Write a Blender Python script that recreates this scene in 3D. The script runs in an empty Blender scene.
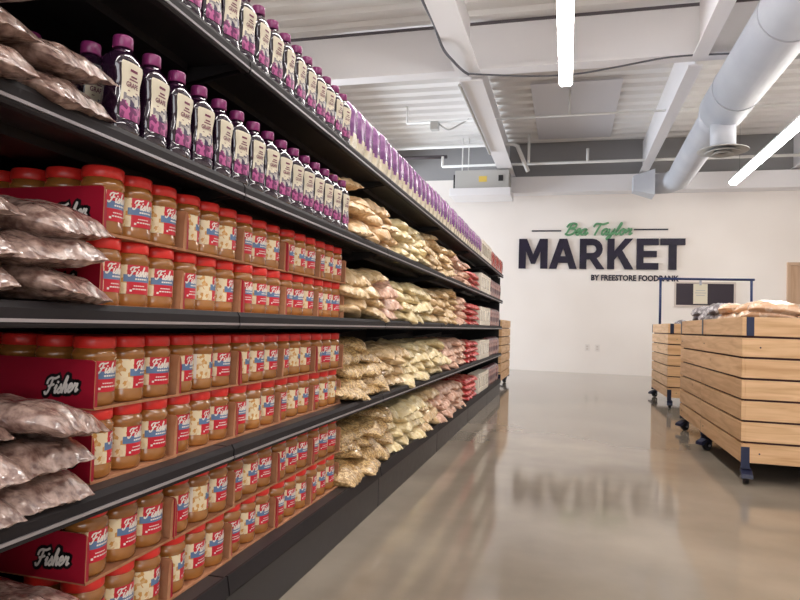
import bpy, bmesh, math, random
from mathutils import Vector, Matrix, noise
PI = math.pi
SC = bpy.context.scene
C = SC.collection
# ---------------------------------------------------------------- camera
YAW, PIT, ROL = .25815, .03813, .0325
cd = bpy.data.cameras.new('camera'); cam = bpy.data.objects.new('camera', cd); C.objects.link(cam)
cd.sensor_width = 36; cd.lens = 36*636.8/800; cd.clip_start = .02
f_ = Vector((-math.sin(YAW)*math.cos(PIT), math.cos(YAW)*math.cos(PIT), math.sin(PIT)))
r_ = Vector((math.cos(YAW), math.sin(YAW), 0)); u_ = r_.cross(f_)
r2 = r_*math.cos(ROL)+u_*math.sin(ROL); u2 = u_*math.cos(ROL)-r_*math.sin(ROL)
mw = Matrix((r2, u2, -f_)).transposed().to_4x4(); mw.translation = (.735, 0, .754)
cam.matrix_world = mw
SC.camera = cam
# ---------------------------------------------------------------- world, exposure, daylight
w = bpy.data.worlds.new('world'); SC.world = w; w.use_nodes = True
w.node_tree.nodes['Background'].inputs[0].default_value = (.75, .85, 1, 1)
w.node_tree.nodes['Background'].inputs[1].default_value = .6
vs = SC.view_settings
vs.view_transform = 'Standard'; vs.look = 'None'; vs.gamma = 1; vs.use_curve_mapping = False
vs.exposure = 1.2
LAMP = 14.5          # emission of the strip lights
def area_light(name, loc, rot, sx, sy, power, col):
    l = bpy.data.lights.new(name, 'AREA'); l.shape = 'RECTANGLE'; l.size = sx; l.size_y = sy
    l.energy = power; l.color = col
    o = bpy.data.objects.new(name, l); C.objects.link(o); o.location = loc; o.rotation_euler = rot
    return o
# daylight entering by the shop windows in the left wall, beyond the shelving
area_light('daylight', (-5.2, 9.6, 1.75), (0, -PI/2, 0), 2.3, 3.4, 150, (.80, .89, 1))
# unseen fill light added behind the camera to brighten the goods
area_light('rear_fill_light', (2.2, -4.7, 1.8), (PI/2, 0, 0), 5.0, 2.4, 60, (.92, .95, 1))
# ---------------------------------------------------------------- materials
def mat(name, col, rough=.5, metal=0, coat=0, emit=None, spec=None):
    m = bpy.data.materials.new(name); m.use_nodes = True
    b = m.node_tree.nodes['Principled BSDF']
    b.inputs['Base Color'].default_value = (*col, 1); b.inputs['Roughness'].default_value = rough
    b.inputs['Metallic'].default_value = metal
    if coat: b.inputs['Coat Weight'].default_value = coat; b.inputs['Coat Roughness'].default_value = .06
    if spec is not None: b.inputs['Specular IOR Level'].default_value = spec
    if emit:
        b.inputs['Emission Color'].default_value = (*emit[0], 1); b.inputs['Emission Strength'].default_value = emit[1]
    return m
def noisy(m, c1, c2, scale=5, detail=3, bump=0, bscale=None, stretch=None, lo=.35, hi=.65, voro=False, rr=None, coatbump=0, cbs=14):
    nt = m.node_tree; N = nt.nodes; L = nt.links; b = N['Principled BSDF']
    tc = N.new('ShaderNodeTexCoord'); mp = N.new('ShaderNodeMapping'); L.new(tc.outputs['Object'], mp.inputs[0])
    if stretch: mp.inputs['Scale'].default_value = stretch
    if voro:
        t = N.new('ShaderNodeTexVoronoi'); t.inputs['Scale'].default_value = scale
        src = t.outputs['Color']; bs = t.outputs['Distance']
        sp = N.new('ShaderNodeSeparateColor'); L.new(src, sp.inputs[0]); src = sp.outputs[0]
    else:
        t = N.new('ShaderNodeTexNoise'); t.inputs['Scale'].default_value = scale; t.inputs['Detail'].default_value = detail
        src = t.outputs['Fac']; bs = src
    L.new(mp.outputs[0], t.inputs['Vector'])
    r = N.new('ShaderNodeValToRGB'); r.color_ramp.elements[0].position = lo; r.color_ramp.elements[1].position = hi
    r.color_ramp.elements[0].color = (*c1, 1); r.color_ramp.elements[1].color = (*c2, 1)
    L.new(src, r.inputs[0]); L.new(r.outputs[0], b.inputs['Base Color'])
    if rr:
        q = N.new('ShaderNodeMapRange'); q.inputs['To Min'].default_value = rr[0]; q.inputs['To Max'].default_value = rr[1]
        L.new(src, q.inputs[0]); L.new(q.outputs[0], b.inputs['Roughness'])
    if bump:
        bp = N.new('ShaderNodeBump'); bp.inputs['Strength'].default_value = bump; bp.inputs['Distance'].default_value = .004
        L.new(bs, bp.inputs['Height']); L.new(bp.outputs[0], b.inputs['Normal'])
        if voro: bp.invert = True
    if coatbump:
        n2 = N.new('ShaderNodeTexNoise'); n2.inputs['Scale'].default_value = cbs; n2.inputs['Detail'].default_value = 2; n2.inputs['Distortion'].default_value = 1.2
        L.new(mp.outputs[0], n2.inputs['Vector'])
        b2 = N.new('ShaderNodeBump'); b2.inputs['Strength'].default_value = coatbump; b2.inputs['Distance'].default_value = .01
        L.new(n2.outputs['Fac'], b2.inputs['Height']); L.new(b2.outputs[0], b.inputs['Coat Normal'])
    return m
def S(r, g, b): # sRGB 0-255 to linear
    return tuple(((v/255+.055)/1.055)**2.4 if v > 10 else v/255/12.92 for v in (r, g, b))
M = {}
M['floor'] = noisy(mat('polished_concrete', S(150,138,124), .085), S(128,117,104), S(164,152,137), 1.3, 6, 0, lo=.30, hi=.70)
M['wall'] = noisy(mat('white_wall_paint', S(240,232,224), .6), S(236,227,219), S(243,235,228), .8, 2)
M['wallgrey'] = mat('grey_wall_paint', S(150,148,148), .7)
M['ceil'] = noisy(mat('white_ceiling_paint', S(230,227,224), .6), S(226,222,219), S(236,233,229), .7, 2)
M['steelwhite'] = mat('white_painted_steel', S(236,233,234), .5)
M['duct'] = noisy(mat('duct_paint', S(190,192,199), .45), S(186,188,196), S(198,200,206), 2, 3)
M['pipe'] = mat('white_pipe', S(228,226,222), .4)
M['darkgap'] = mat('dark_seam', S(95,88,92), .7)
M['skylight'] = mat('skylight_panel', S(214,212,216), .5)
M['shelf'] = noisy(mat('charcoal_shelf_metal', S(48,44,46), .42, .2), S(44,40,42), S(54,50,52), 30, 2, rr=(.34,.5))
M['lip'] = mat('shelf_price_channel', S(40,36,38), .6, 0, spec=.2)
M['liphighlight'] = mat('lip_highlight_strip', S(170,164,168), .3, .4)  # pale grey paints the highlight line along the shelf lips
M['back'] = mat('black_back_panel', S(18,16,18), .6)
M['shelfunder'] = mat('black_underside', S(30,26,28), .5)
M['pb'] = noisy(mat('peanut_butter', S(160,102,46), .25, 0, .8), S(150,92,40), S(170,112,54), 18, 2)
M['jarlid'] = mat('red_lid', S(232,52,46), .3)
M['lred'] = mat('label_red', S(206,28,50), .35)
M['lblue'] = mat('label_blue', S(98,126,166), .35)
M['lwhite'] = mat('label_white', S(240,232,224), .4)
M['lcream'] = noisy(mat('label_peanuts', S(236,214,176), .35), S(214,158,84), S(240,222,186), 140, 2, voro=True, lo=.26, hi=.40)
M['trayred'] = mat('carton_red', S(168,22,48), .4)
M['traybrown'] = noisy(mat('carton_board', S(176,120,84), .75), S(170,112,78), S(188,134,98), 25, 2)
M['black'] = mat('ink_black', S(22,20,22), .45)
M['grape'] = mat('grape_juice_bottle', S(34,16,34), .08, 0, 1.0)
M['cap'] = mat('purple_cap', S(128,42,98), .3)
M['blabel'] = mat('bottle_label_cream', S(216,206,184), .4)
M['bgrape'] = noisy(mat('bottle_label_grapes', S(90,80,110), .35), S(52,40,74), S(190,184,176), 110, 1, voro=True, lo=.35, hi=.75)
M['bmag'] = noisy(mat('bottle_label_magenta', S(130,40,100), .35), S(100,30,84), S(184,90,144), 120, 1, voro=True, lo=.4, hi=.8)
M['bink'] = mat('bottle_label_ink', S(110,36,70), .4)
M['silver'] = mat('clear_edge', S(190,186,190), .25, .3)
M['boxpurple'] = noisy(mat('purple_bag_film', S(120,62,128), .2, 0, .6), S(100,48,110), S(160,108,162), 22, 3, coatbump=.5, cbs=30)
M['boxcream'] = noisy(mat('cream_bag_film', S(214,200,176), .2, 0, .6), S(204,188,160), S(232,222,200), 30, 3, coatbump=.5, cbs=30)
M['whitecarton'] = mat('white_carton', S(232,222,206), .45)
M['redpack'] = noisy(mat('red_pack', S(180,70,58), .25, 0, .5), S(160,52,44), S(210,130,110), 25, 3, lo=.45, hi=.7)
M['mauvepack'] = noisy(mat('mauve_pack', S(120,70,78), .3, 0, .4), S(90,44,56), S(196,150,140), 22, 3, lo=.45, hi=.65)
def bagmat(n, c1, c2, scale, coat=.9, lo=.2, hi=.8, bump=.5, rough=.35, cb=.55):
    return noisy(mat(n, c1, rough, 0, coat), c1, c2, scale, bump=bump, voro=True, lo=lo, hi=hi, coatbump=cb, cbs=26)
M['beans'] = noisy(mat('brown_beans_in_film', S(150,120,108), .32, 0, 1), S(98,68,60), S(184,156,144), 70, 4, bump=.35, lo=.34, hi=.68, coatbump=1.0, cbs=30)
M['peach'] = bagmat('peach_bag', S(216,176,128), S(234,202,160), 60, .4, bump=.15, rough=.45, cb=.3)
M['tan'] = bagmat('tan_bag', S(196,160,112), S(226,198,154), 70, .5, bump=.2, rough=.4)
M['cream'] = bagmat('cream_bag', S(216,192,140), S(238,220,176), 60, .5, bump=.2, rough=.4)
M['pink'] = bagmat('pinkish_bag', S(196,148,124), S(224,184,158), 60, .4, bump=.2, rough=.4)
M['pasta'] = bagmat('grain_in_clear_film', S(158,120,70), S(222,188,132), 170, 1, bump=.5, cb=1.0)
M['redbag'] = bagmat('red_bag', S(196,50,50), S(232,150,130), 40, .5, bump=.15)
M['silverbag'] = bagmat('silver_bag', S(120,112,116), S(200,194,196), 45, .8, bump=.3, rough=.3)
M['orange'] = bagmat('orange_bag', S(216,168,128), S(242,212,184), 45, 1, bump=.25)
def woodmat(n, seed):
    m = mat(n, S(214,176,122), .55)
    nt = m.node_tree; N = nt.nodes; L = nt.links; b = N['Principled BSDF']
    tc = N.new('ShaderNodeTexCoord'); mp = N.new('ShaderNodeMapping'); L.new(tc.outputs['Object'], mp.inputs[0])
    mp.inputs['Scale'].default_value = (1.2, 1.2, 16); mp.inputs['Location'].default_value = (seed, seed*2, seed)
    t = N.new('ShaderNodeTexNoise'); t.inputs['Scale'].default_value = 2.2; t.inputs['Detail'].default_value = 5; t.inputs['Distortion'].default_value = .6
    L.new(mp.outputs[0], t.inputs['Vector'])
    r = N.new('ShaderNodeValToRGB'); e = r.color_ramp.elements
    e[0].position = .3; e[0].color = (*S(198,152,106), 1); e[1].position = .62; e[1].color = (*S(226,186,142), 1)
    L.new(t.outputs[0], r.inputs[0])
    v = N.new('ShaderNodeTexVoronoi'); v.inputs['Scale'].default_value = 3.1
    mp2 = N.new('ShaderNodeMapping'); mp2.inputs['Location'].default_value = (seed*3, seed, .3); mp2.inputs['Scale'].default_value = (1, 1, 2.2)
    L.new(tc.outputs['Object'], mp2.inputs[0]); L.new(mp2.outputs[0], v.inputs['Vector'])
    k = N.new('ShaderNodeValToRGB'); k.color_ramp.elements[0].position = .03; k.color_ramp.elements[1].position = .11
    k.color_ramp.elements[0].color = (.5, .34, .24, 1); k.color_ramp.elements[1].color = (1, 1, 1, 1)
    L.new(v.outputs['Distance'], k.inputs[0])
    mx = N.new('ShaderNodeMix'); mx.data_type = 'RGBA'; mx.blend_type = 'MULTIPLY'; mx.inputs[0].default_value = .7
    L.new(r.outputs[0], mx.inputs[6]); L.new(k.outputs[0], mx.inputs[7]); L.new(mx.outputs[2], b.inputs['Base Color'])
    return m
M['wood'] = woodmat('pine_boards', 1.3); M['wood2'] = woodmat('pine_boards_b', 4.7)
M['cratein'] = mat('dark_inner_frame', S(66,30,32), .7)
M['bluesteel'] = mat('blue_black_steel', S(30,36,62), .4, .4)
M['bluepole'] = mat('blue_painted_tube', S(36,52,96), .4, .2)
M['rubber'] = mat('black_rubber', S(22,20,24), .5)
M['chrome'] = mat('caster_zinc', S(150,150,155), .3, .8)
M['caster'] = mat('navy_caster', S(20,26,56), .45)
M['signnavy'] = noisy(mat('sign_letter_navy', S(30,22,44), .35, spec=.25), S(26,18,38), S(34,25,48), 6, 2)
M['signgreen'] = mat('sign_script_green', S(92,150,104), .4)
M['lampframe'] = mat('lamp_housing', S(225,225,225), .5)
M['lamp'] = mat('lamp_diffuser', (.9, .9, .9), .5, emit=((1, .965, .92), LAMP))
M['board'] = mat('dark_board', S(44,32,44), .5)
M['boardframe'] = mat('board_frame', S(206,192,182), .5)
M['doorframe'] = mat('door_frame_paint', S(200,168,140), .5)
M['door'] = noisy(mat('tan_door', S(196,160,130), .5), S(190,154,124), S(204,170,140), 3, 3, stretch=(6,6,.6))
M['plate'] = mat('outlet_plate', S(226,218,210), .4)
M['cable'] = mat('grey_cable', S(96,96,102), .6)
M['paper'] = mat('paper_card', S(226,218,196), .7)
M['yellow'] = mat('yellow_sticker', S(220,190,90), .6)
M['unit'] = mat('air_unit_metal', S(184,182,178), .45, .1)
M['glass'] = mat('window_pane_light', S(200,215,230), .1)
# ---------------------------------------------------------------- mesh helpers
def bmnew(): return bmesh.new()
def box(bm, x0, x1, y0, y1, z0, z1, mi=0):
    vs_ = [bm.verts.new(p) for p in ((x0,y0,z0),(x1,y0,z0),(x1,y1,z0),(x0,y1,z0),(x0,y0,z1),(x1,y0,z1),(x1,y1,z1),(x0,y1,z1))]
    for q in ((0,3,2,1),(4,5,6,7),(0,1,5,4),(1,2,6,5),(2,3,7,6),(3,0,4,7)):
        bm.faces.new([vs_[i] for i in q]).material_index = mi
def prism(bm, pts, a0, a1, axis='Y', mi=0):
    """closed 2D outline (counter-clockwise) extruded along an axis"""
    def P(p, a):
        return {'Y': (p[0], a, p[1]), 'X': (a, p[0], p[1]), 'Z': (p[0], p[1], a)}[axis]
    A = [bm.verts.new(P(p, a0)) for p in pts]; B = [bm.verts.new(P(p, a1)) for p in pts]
    n = len(pts)
    for i in range(n):
        bm.faces.new([A[i], A[(i+1) % n], B[(i+1) % n], B[i]]).material_index = mi
    bm.faces.new(A[::-1]).material_index = mi; bm.faces.new(B).material_index = mi
def lathe(bm, prof, seg=24, cx=0, cy=0, mi=0, caps=True, smooth=True):
    rings = []
    for r, z in prof:
        rings.append([bm.verts.new((cx+r*math.cos(2*PI*i/seg), cy+r*math.sin(2*PI*i/seg), z)) for i in range(seg)])
    for a, b in zip(rings, rings[1:]):
        for i in range(seg):
            f = bm.faces.new([a[i], a[(i+1) % seg], b[(i+1) % seg], b[i]]); f.smooth = smooth; f.material_index = mi
    if caps:
        bm.faces.new(rings[0][::-1]).material_index = mi; bm.faces.new(rings[-1]).material_index = mi
def tube(bm, pts, r, seg=10, mi=0):
    pts = [Vector(p) for p in pts]; rings = []
    up = Vector((0, 0, 1))
    for i, p in enumerate(pts):
        d = (pts[min(i+1, len(pts)-1)]-pts[max(i-1, 0)]).normalized()
        s = d.cross(up)
        if s.length < .05: s = d.cross(Vector((0, 1, 0)))
        s.normalize(); t = s.cross(d)
        rr = r[i] if isinstance(r, (list, tuple)) else r
        rings.append([bm.verts.new(p+(s*math.cos(2*PI*k/seg)+t*math.sin(2*PI*k/seg))*rr) for k in range(seg)])
    for a, b in zip(rings, rings[1:]):
        for k in range(seg):
            f = bm.faces.new([a[k], a[(k+1) % seg], b[(k+1) % seg], b[k]]); f.smooth = True; f.material_index = mi
    bm.faces.new(rings[0][::-1]).material_index = mi; bm.faces.new(rings[-1]).material_index = mi
def smooth_path(pts, n=6):
    P = [Vector(p) for p in pts]; out = []
    for i in range(len(P)-1):
        p0 = P[max(i-1, 0)]; p1 = P[i]; p2 = P[i+1]; p3 = P[min(i+2, len(P)-1)]
        for k in range(n):
            t = k/n
            out.append(.5*((2*p1)+(p2-p0)*t+(2*p0-5*p1+4*p2-p3)*t*t+(3*p1-p0-3*p2+p3)*t**3))
    out.append(P[-1]); return out
def obj(name, bm, mats, parent=None, bevel=0, fixn=True):
    if fixn: bmesh.ops.recalc_face_normals(bm, faces=bm.faces)
    me = bpy.data.meshes.new(name); bm.to_mesh(me); bm.free()
    for m in (mats if isinstance(mats, (list, tuple)) else [mats]): me.materials.append(M[m])
    o = bpy.data.objects.new(name, me); C.objects.link(o)
    if parent: o.parent = parent
    if bevel:
        b = o.modifiers.new('bevel', 'BEVEL'); b.width = bevel; b.segments = 2; b.limit_method = 'ANGLE'
    return o
def tag(o, label=None, cat=None, group=None, kind=None):
    if label: o['label'] = label
    if cat: o['category'] = cat
    if group: o['group'] = group
    if kind: o['kind'] = kind
    return o
def struct(name, bm, mats, bevel=0, fixn=True): return tag(obj(name, bm, mats, bevel=bevel, fixn=fixn), kind='structure')
def empty(name, loc, label=None, cat=None, group=None, rz=0):
    o = bpy.data.objects.new(name, None); C.objects.link(o); o.location = loc; o.rotation_euler = (0, 0, rz)
    o.empty_display_size = .05
    return tag(o, label, cat, group)
def dup(root, loc, rot=None, label=None, group=None, scale=None):
    r = root.copy(); C.objects.link(r); r.location = loc
    if rot is not None: r.rotation_euler = rot
    if scale is not None: r.scale = scale
    if label: r['label'] = label
    if group: r['group'] = group
    for ch in list(root.children):
        c = ch.copy(); C.objects.link(c); c.parent = r
        for g in list(ch.children):
            d = g.copy(); C.objects.link(d); d.parent = c
    return r
def sbox(name, x0, x1, y0, y1, z0, z1, m, **k):
    bm = bmnew(); box(bm, x0, x1, y0, y1, z0, z1); return struct(name, bm, m, **k)
ORD = ['first', 'second', 'third', 'fourth', 'fifth', 'sixth', 'seventh', 'eighth', 'ninth', 'tenth', 'eleventh', 'twelfth',
       'thirteenth', 'fourteenth', 'fifteenth', 'sixteenth', 'seventeenth', 'eighteenth', 'nineteenth', 'twentieth']
def o_(i):
    if i < 20: return ORD[i]
    t, u = divmod(i+1, 10); base = {2: 'twent', 3: 'thirt', 4: 'fort'}[t]
    return base+'ieth' if u == 0 else base+'y-'+ORD[u-1]
rnd = random.Random(7)
# ---------------------------------------------------------------- script lettering (hand-drawn strokes)
G = {
 'F': (.74, [[(-.02,.12),(.06,0),(.2,.06),(.34,.45),(.44,.92)], [(.06,.66),(.1,.86),(.3,.97),(.6,.93),(.86,1.02)], [(.2,.47),(.4,.5),(.58,.56)]]),
 'i': (.25, [[(.0,.3),(.1,.48),(.04,.14),(.1,.02),(.26,.16)], [(.15,.66),(.17,.70)]]),
 's': (.34, [[(.0,.16),(.14,.36),(.2,.5),(.24,.3),(.24,.1),(.12,.0),(.02,.06)], [(.2,.04),(.34,.16)]]),
 'h': (.44, [[(.0,.16),(.16,.5),(.26,.9),(.2,.98),(.1,.6),(.04,.0)], [(.06,.2),(.2,.48),(.3,.44),(.26,.12),(.32,.0),(.44,.16)]]),
 'e': (.36, [[(.0,.16),(.18,.26),(.28,.4),(.2,.52),(.07,.4),(.05,.14),(.16,.0),(.36,.16)]]),
 'r': (.42, [[(.0,.16),(.1,.36),(.12,.5),(.2,.42),(.32,.46),(.28,.2),(.3,.02),(.42,.12)]]),
 'B': (.72, [[(.3,.95),(.2,.5),(.08,.02)], [(.02,.7),(.12,.92),(.4,1.0),(.62,.9),(.56,.66),(.3,.54),(.56,.5),(.66,.28),(.5,.06),(.24,-.02),(.04,.08)]]),
 'a': (.46, [[(.34,.44),(.2,.5),(.04,.34),(.04,.08),(.16,.02),(.28,.2),(.34,.46),(.3,.14),(.36,.01),(.48,.16)]]),
 'T': (.66, [[(.46,.92),(.34,.5),(.24,.0)], [(.02,.72),(.12,.94),(.4,.93),(.62,.9),(.9,1.02)]]),
 'y': (.46, [[(.02,.46),(.04,.2),(.14,.08),(.26,.2),(.36,.48)], [(.36,.48),(.28,.06),(.14,-.38),(.0,-.34),(.12,-.1),(.46,.16)]]),
 'l': (.28, [[(.0,.16),(.16,.5),(.26,.9),(.2,.98),(.1,.6),(.06,.14),(.12,.0),(.28,.16)]]),
 'o': (.42, [[(.2,.48),(.06,.34),(.06,.1),(.18,.0),(.3,.14),(.3,.36),(.2,.48),(.42,.36)]]),
 ' ': (.3, [])}
def script_strokes(text, h, slant=.22, sx=1.0):
    out = []; x = 0
    for ch in text:
        adv, st = G[ch]
        for s in st:
            out.append([((x+p[0]*sx+slant*p[1])*h, p[1]*h) for p in s])
        x += adv*sx
    return out, x*h
def ribbons(strokes, wd, n=5):
    """list of quads (4 2-D points) plus round joints covering the strokes"""
    quads = []
    for s in strokes:
        P = smooth_path([(a, b, 0) for a, b in s], n)
        for i in range(len(P)-1):
            d = (P[i+1]-P[i])
            if d.length < 1e-9: continue
            d.normalize(); e = d*wd*.35; nrm = Vector((-d.y, d.x, 0))*wd*.5
            quads.append([P[i]-e-nrm, P[i+1]+e-nrm, P[i+1]+e+nrm, P[i]-e+nrm])
    return quads
def block_glyph_faces(bm, text, size, mapf, mi, bold=.0):
    """built-in font text, each triangle mapped by mapf(x, y)"""
    cu = bpy.data.curves.new('t', 'FONT'); cu.body = text; cu.size = size; cu.offset = bold; cu.resolution_u = 2
    ob = bpy.data.objects.new('t', cu); C.objects.link(ob)
    me = bpy.data.meshes.new_from_object(ob.evaluated_get(bpy.context.evaluated_depsgraph_get()))
    vv = [bm.verts.new(mapf(v.co.x, v.co.y)) for v in me.vertices]
    for p in me.polygons:
        try: bm.faces.new([vv[i] for i in p.vertices]).material_index = mi
        except ValueError: pass
    wd = max((v.co.x for v in me.vertices), default=0)
    bpy.data.objects.remove(ob); bpy.data.curves.remove(cu); bpy.data.meshes.remove(me)
    return wd
# ================================================================ ROOM
XL, XR, YB, YF, ZC = -5.3, 7.0, -5.0, 11.75, 4.1
sbox('floor', XL, XR, YB, YF, -.05, 0, 'floor')
# far wall: white below, grey above the ledge
sbox('wall_far', XL, XR, YF, YF+.15, 0, 3.5, 'wall')
sbox('trim_1', XL, XR, YF-.004, YF+.15, 3.5, ZC+.05, 'wallgrey')['label'] = 'grey painted upper band of the far wall'
# left wall with window opening
bm = bmnew(); box(bm, XL-.15, XL, YB, 7.8, 0, ZC); box(bm, XL-.15, XL, 11.4, YF, 0, ZC)
box(bm, XL-.15, XL, 7.8, 11.4, 0, .5); box(bm, XL-.15, XL, 7.8, 11.4, 3.0, ZC)
struct('wall_left', bm, 'wall')
bm = bmnew()
for y in (7.8, 8.98, 10.16, 11.34): box(bm, XL-.1, XL-.04, y, y+.06, .5, 3.0)
for z in (.5, 2.94): box(bm, XL-.1, XL-.04, 7.8, 11.4, z, z+.06)
struct('window_1', bm, 'steelwhite')
sbox('wall_right', XR, XR+.15, YB, YF, 0, ZC, 'wall')
sbox('wall_back', XL, XR, YB-.15, YB, 0, ZC, 'wall')
# corrugated ceiling deck, ribs along X
bm = bmnew(); p = .3; prof = []
y = YB
while y < YF:
    for dy, dz in ((0, .0), (.10, .0), (.135, .045), (.265, .045)):
        prof.append((min(y+dy, YF+.1), ZC+dz))
    y += p
a = [bm.verts.new((XL, q[0], q[1])) for q in prof]; b = [bm.verts.new((XR, q[0], q[1])) for q in prof]
t0 = [bm.verts.new((XL, q[0], ZC+.1)) for q in prof]; t1 = [bm.verts.new((XR, q[0], ZC+.1)) for q in prof]
for i in range(len(prof)-1):
    bm.faces.new([a[i], a[i+1], b[i+1], b[i]]); bm.faces.new([t0[i], t1[i], t1[i+1], t0[i+1]])
struct('ceiling', bm, 'ceil')
# smooth roof-light panel in the deck
sbox('trim_2', .17, 1.38, 8.75, 11.35, ZC-.012, ZC+.002, 'skylight', bevel=.003)['label'] = 'smooth flat panel set in the corrugated ceiling'
# deep girder across the room with flanges and dark seam on top
bm = bmnew()
box(bm, XL, XR, 6.86, 6.89, 3.58, 4.10)
box(bm, XL, XR, 6.78, 6.97, 3.545, 3.58)
struct('trim_3', bm, 'steelwhite')['label'] = 'deep white steel girder crossing the ceiling'
sbox('trim_4', XL, XR, 6.845, 6.86, 4.07, 4.10, 'darkgap')['label'] = 'dark seam above the ceiling girder'
# joists along the room
n = 5
for xc, wf in ((-.37, .26), (1.95, .14), (-2.75, .2), (4.3, .14)):
    for (y0, y1) in ((YB, 6.77), (6.98, YF-.01)):
        bm = bmnew()
        box(bm, xc-.008, xc+.008, y0, y1, 3.52, 4.09); box(bm, xc-wf/2, xc+wf/2, y0, y1, 3.5, 3.52)
        o = struct('trim_%d' % n, bm, 'steelwhite'); n += 1
        o['label'] = 'white steel joist under the ceiling deck'
# white ledge / soffit on the far wall
sbox('trim_%d' % n, -.33, XR, 11.45, YF-.004, 3.17, 3.46, 'steelwhite', bevel=.01)['label'] = 'white boxed ledge along the far wall'
# door at the right of the far wall
door = sbox('door_1', 4.26, 5.16, YF-.03, YF-.002, 0, 1.93, 'door', bevel=.004)
bm = bmnew(); box(bm, 4.21, 4.26, YF-.05, YF-.001, 0, 1.98); box(bm, 5.16, 5.21, YF-.05, YF-.001, 0, 1.98); box(bm, 4.26, 5.16, YF-.05, YF-.001, 1.93, 1.98)
obj('door_frame', bm, 'doorframe', door)
bm = bmnew(); tube(bm, [(5.06, YF-.03, 1.0), (5.06, YF-.09, 1.0), (4.95, YF-.09, 1.0)], .011); obj('door_handle', bm, 'chrome', door)
# outlets on the far wall
def outlet(x, z, lab):
    t = empty('wall_outlet', (x, YF-.0005, z), lab, 'outlet', 'outlets low on the far wall')
    bm = bmnew(); box(bm, -.04, .04, -.007, 0, -.06, .06); obj('cover_plate', bm, 'plate', t, bevel=.002)
    bm = bmnew(); box(bm, -.017, .017, -.010, -.0065, .008, .036); box(bm, -.017, .017, -.010, -.0065, -.036, -.008)
    obj('socket', bm, 'boardframe', t)
outlet(1.08, .45, 'white electrical outlet low on far wall, left one of two')
outlet(1.25, .45, 'white electrical outlet low on far wall, right one of two')
# ================================================================ FAR WALL SIGN
def at_wall(dx): return dx
SX = .853
sign = empty('wall_sign', (-.15, YF-.001, 1.84), 'large dark navy MARKET lettering with green script on the far wall', 'sign')
LH = .54
def gl(outlines): return outlines
W = {}
t = .155/.54   # stroke width in units of height
def letter(name, x0, wd, polys):
    bm = bmnew()
    for n_, pl in enumerate(polys):
        e = .0006*(n_ % 3)
        A = [bm.verts.new(((x0+a_*wd)*SX, -.035-e, b_*LH)) for a_, b_ in pl]
        B = [bm.verts.new(((x0+a_*wd)*SX, 0, b_*LH)) for a_, b_ in pl]
        k = len(pl)
        for i in range(k): bm.faces.new([A[i], A[(i+1) % k], B[(i+1) % k], B[i]])
        bm.faces.new(A); bm.faces.new(B[::-1])
    o = obj('letter', bm, 'signnavy', sign); return o
# M A R K E T as polygons (unit box)
letter('M', 0, .60, [[(0,0),(.25,0),(.25,1),(0,1)], [(.75,0),(1,0),(1,1),(.75,1)],
                     [(.25,1),(.25,.58),(.43,.16),(.5,.16),(.5,.48),(.28,1)], [(.75,1),(.72,1),(.5,.48),(.5,.16),(.57,.16),(.75,.58)]])
letter('A', .63, .57, [[(0,0),(.27,0),(.60,1),(.36,1)], [(1,0),(.73,0),(.40,1),(.64,1)], [(.28,.20),(.72,.20),(.65,.42),(.35,.42)]])
arc = lambda cx, cy, rx, ry, a0, a1, k=8: [(cx+rx*math.cos(a0+(a1-a0)*i/k), cy+ry*math.sin(a0+(a1-a0)*i/k)) for i in range(k+1)]
def rpolys():
    ps = [[(0,0),(.28,0),(.28,1),(0,1)]]
    o1 = arc(.5, .66, .42, .34, -PI/2, PI/2); i1 = arc(.5, .66, .16, .13, -PI/2, PI/2)
    for k in range(8): ps.append([i1[k], o1[k], o1[k+1], i1[k+1]])
    ps.append([(.28,.79),(.5,.79),(.5,1),(.28,1)]); ps.append([(.28,.32),(.5,.32),(.5,.53),(.28,.53)])
    ps.append([(.38,.36),(.68,0),(1.0,0),(.66,.38)]); return ps
letter('R', 1.25, .50, rpolys())
letter('K', 1.80, .50, [[(0,0),(.28,0),(.28,1),(0,1)], [(.28,.30),(.44,.48),(1,1),(.68,1),(.28,.60)], [(.40,.44),(.69,0),(1.03,0),(.58,.62)]])
letter('E', 2.37, .42, [[(0,0),(.32,0),(.32,1),(0,1)], [(.32,0),(1,0),(1,.21),(.32,.21)], [(.32,.79),(1,.79),(1,1),(.32,1)], [(.32,.40),(.92,.40),(.92,.60),(.32,.60)]])
letter('T', 2.82, .47, [[(.34,0),(.66,0),(.66,.79),(.34,.79)], [(0,.79),(1,.79),(1,1),(0,1)]])
bm = bmnew(); box(bm, .22, .74, -.02, 0, .675, .697); obj('rule_line', bm, 'signnavy', sign)
bm = bmnew(); box(bm, 1.97, 2.53, -.02, 0, .69, .712); obj('rule_line', bm, 'signnavy', sign)
_, wt = script_strokes('Bea Taylor', .205, .3, 1.3); kx = 1.13/wt
for word, skip in (('Bea', ''), ('Taylor', 'Bea ')):
    st, _w = script_strokes(word, .205, .3, 1.3); xo = script_strokes(skip, .205, .3, 1.3)[1]
    bm = bmnew()
    for i, q in enumerate(ribbons(st, .032)):
        e = (i % 7)*.00015
        A = [bm.verts.new((.80+(xo+v.x)*kx, -.032-e, .612+v.y)) for v in q]; B = [bm.verts.new((.80+(xo+v.x)*kx, 0, .612+v.y)) for v in q]
        bm.faces.new(A)
        for k in range(4): bm.faces.new([A[k], A[(k+1) % 4], B[(k+1) % 4], B[k]])
    obj('script_lettering', bm, 'signgreen', sign, fixn=False)
bm = bmnew()
wtl = block_glyph_faces(bm, 'BY FREESTORE FOODBANK', .135, lambda x, y: (x, -.012, y), 0, .0045)
sc = 1.45/wtl
for v in bm.verts: v.co.x = 1.265+v.co.x*sc; v.co.z = -.195+v.co.z*1.0
r = bmesh.ops.extrude_face_region(bm, geom=list(bm.faces))
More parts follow.
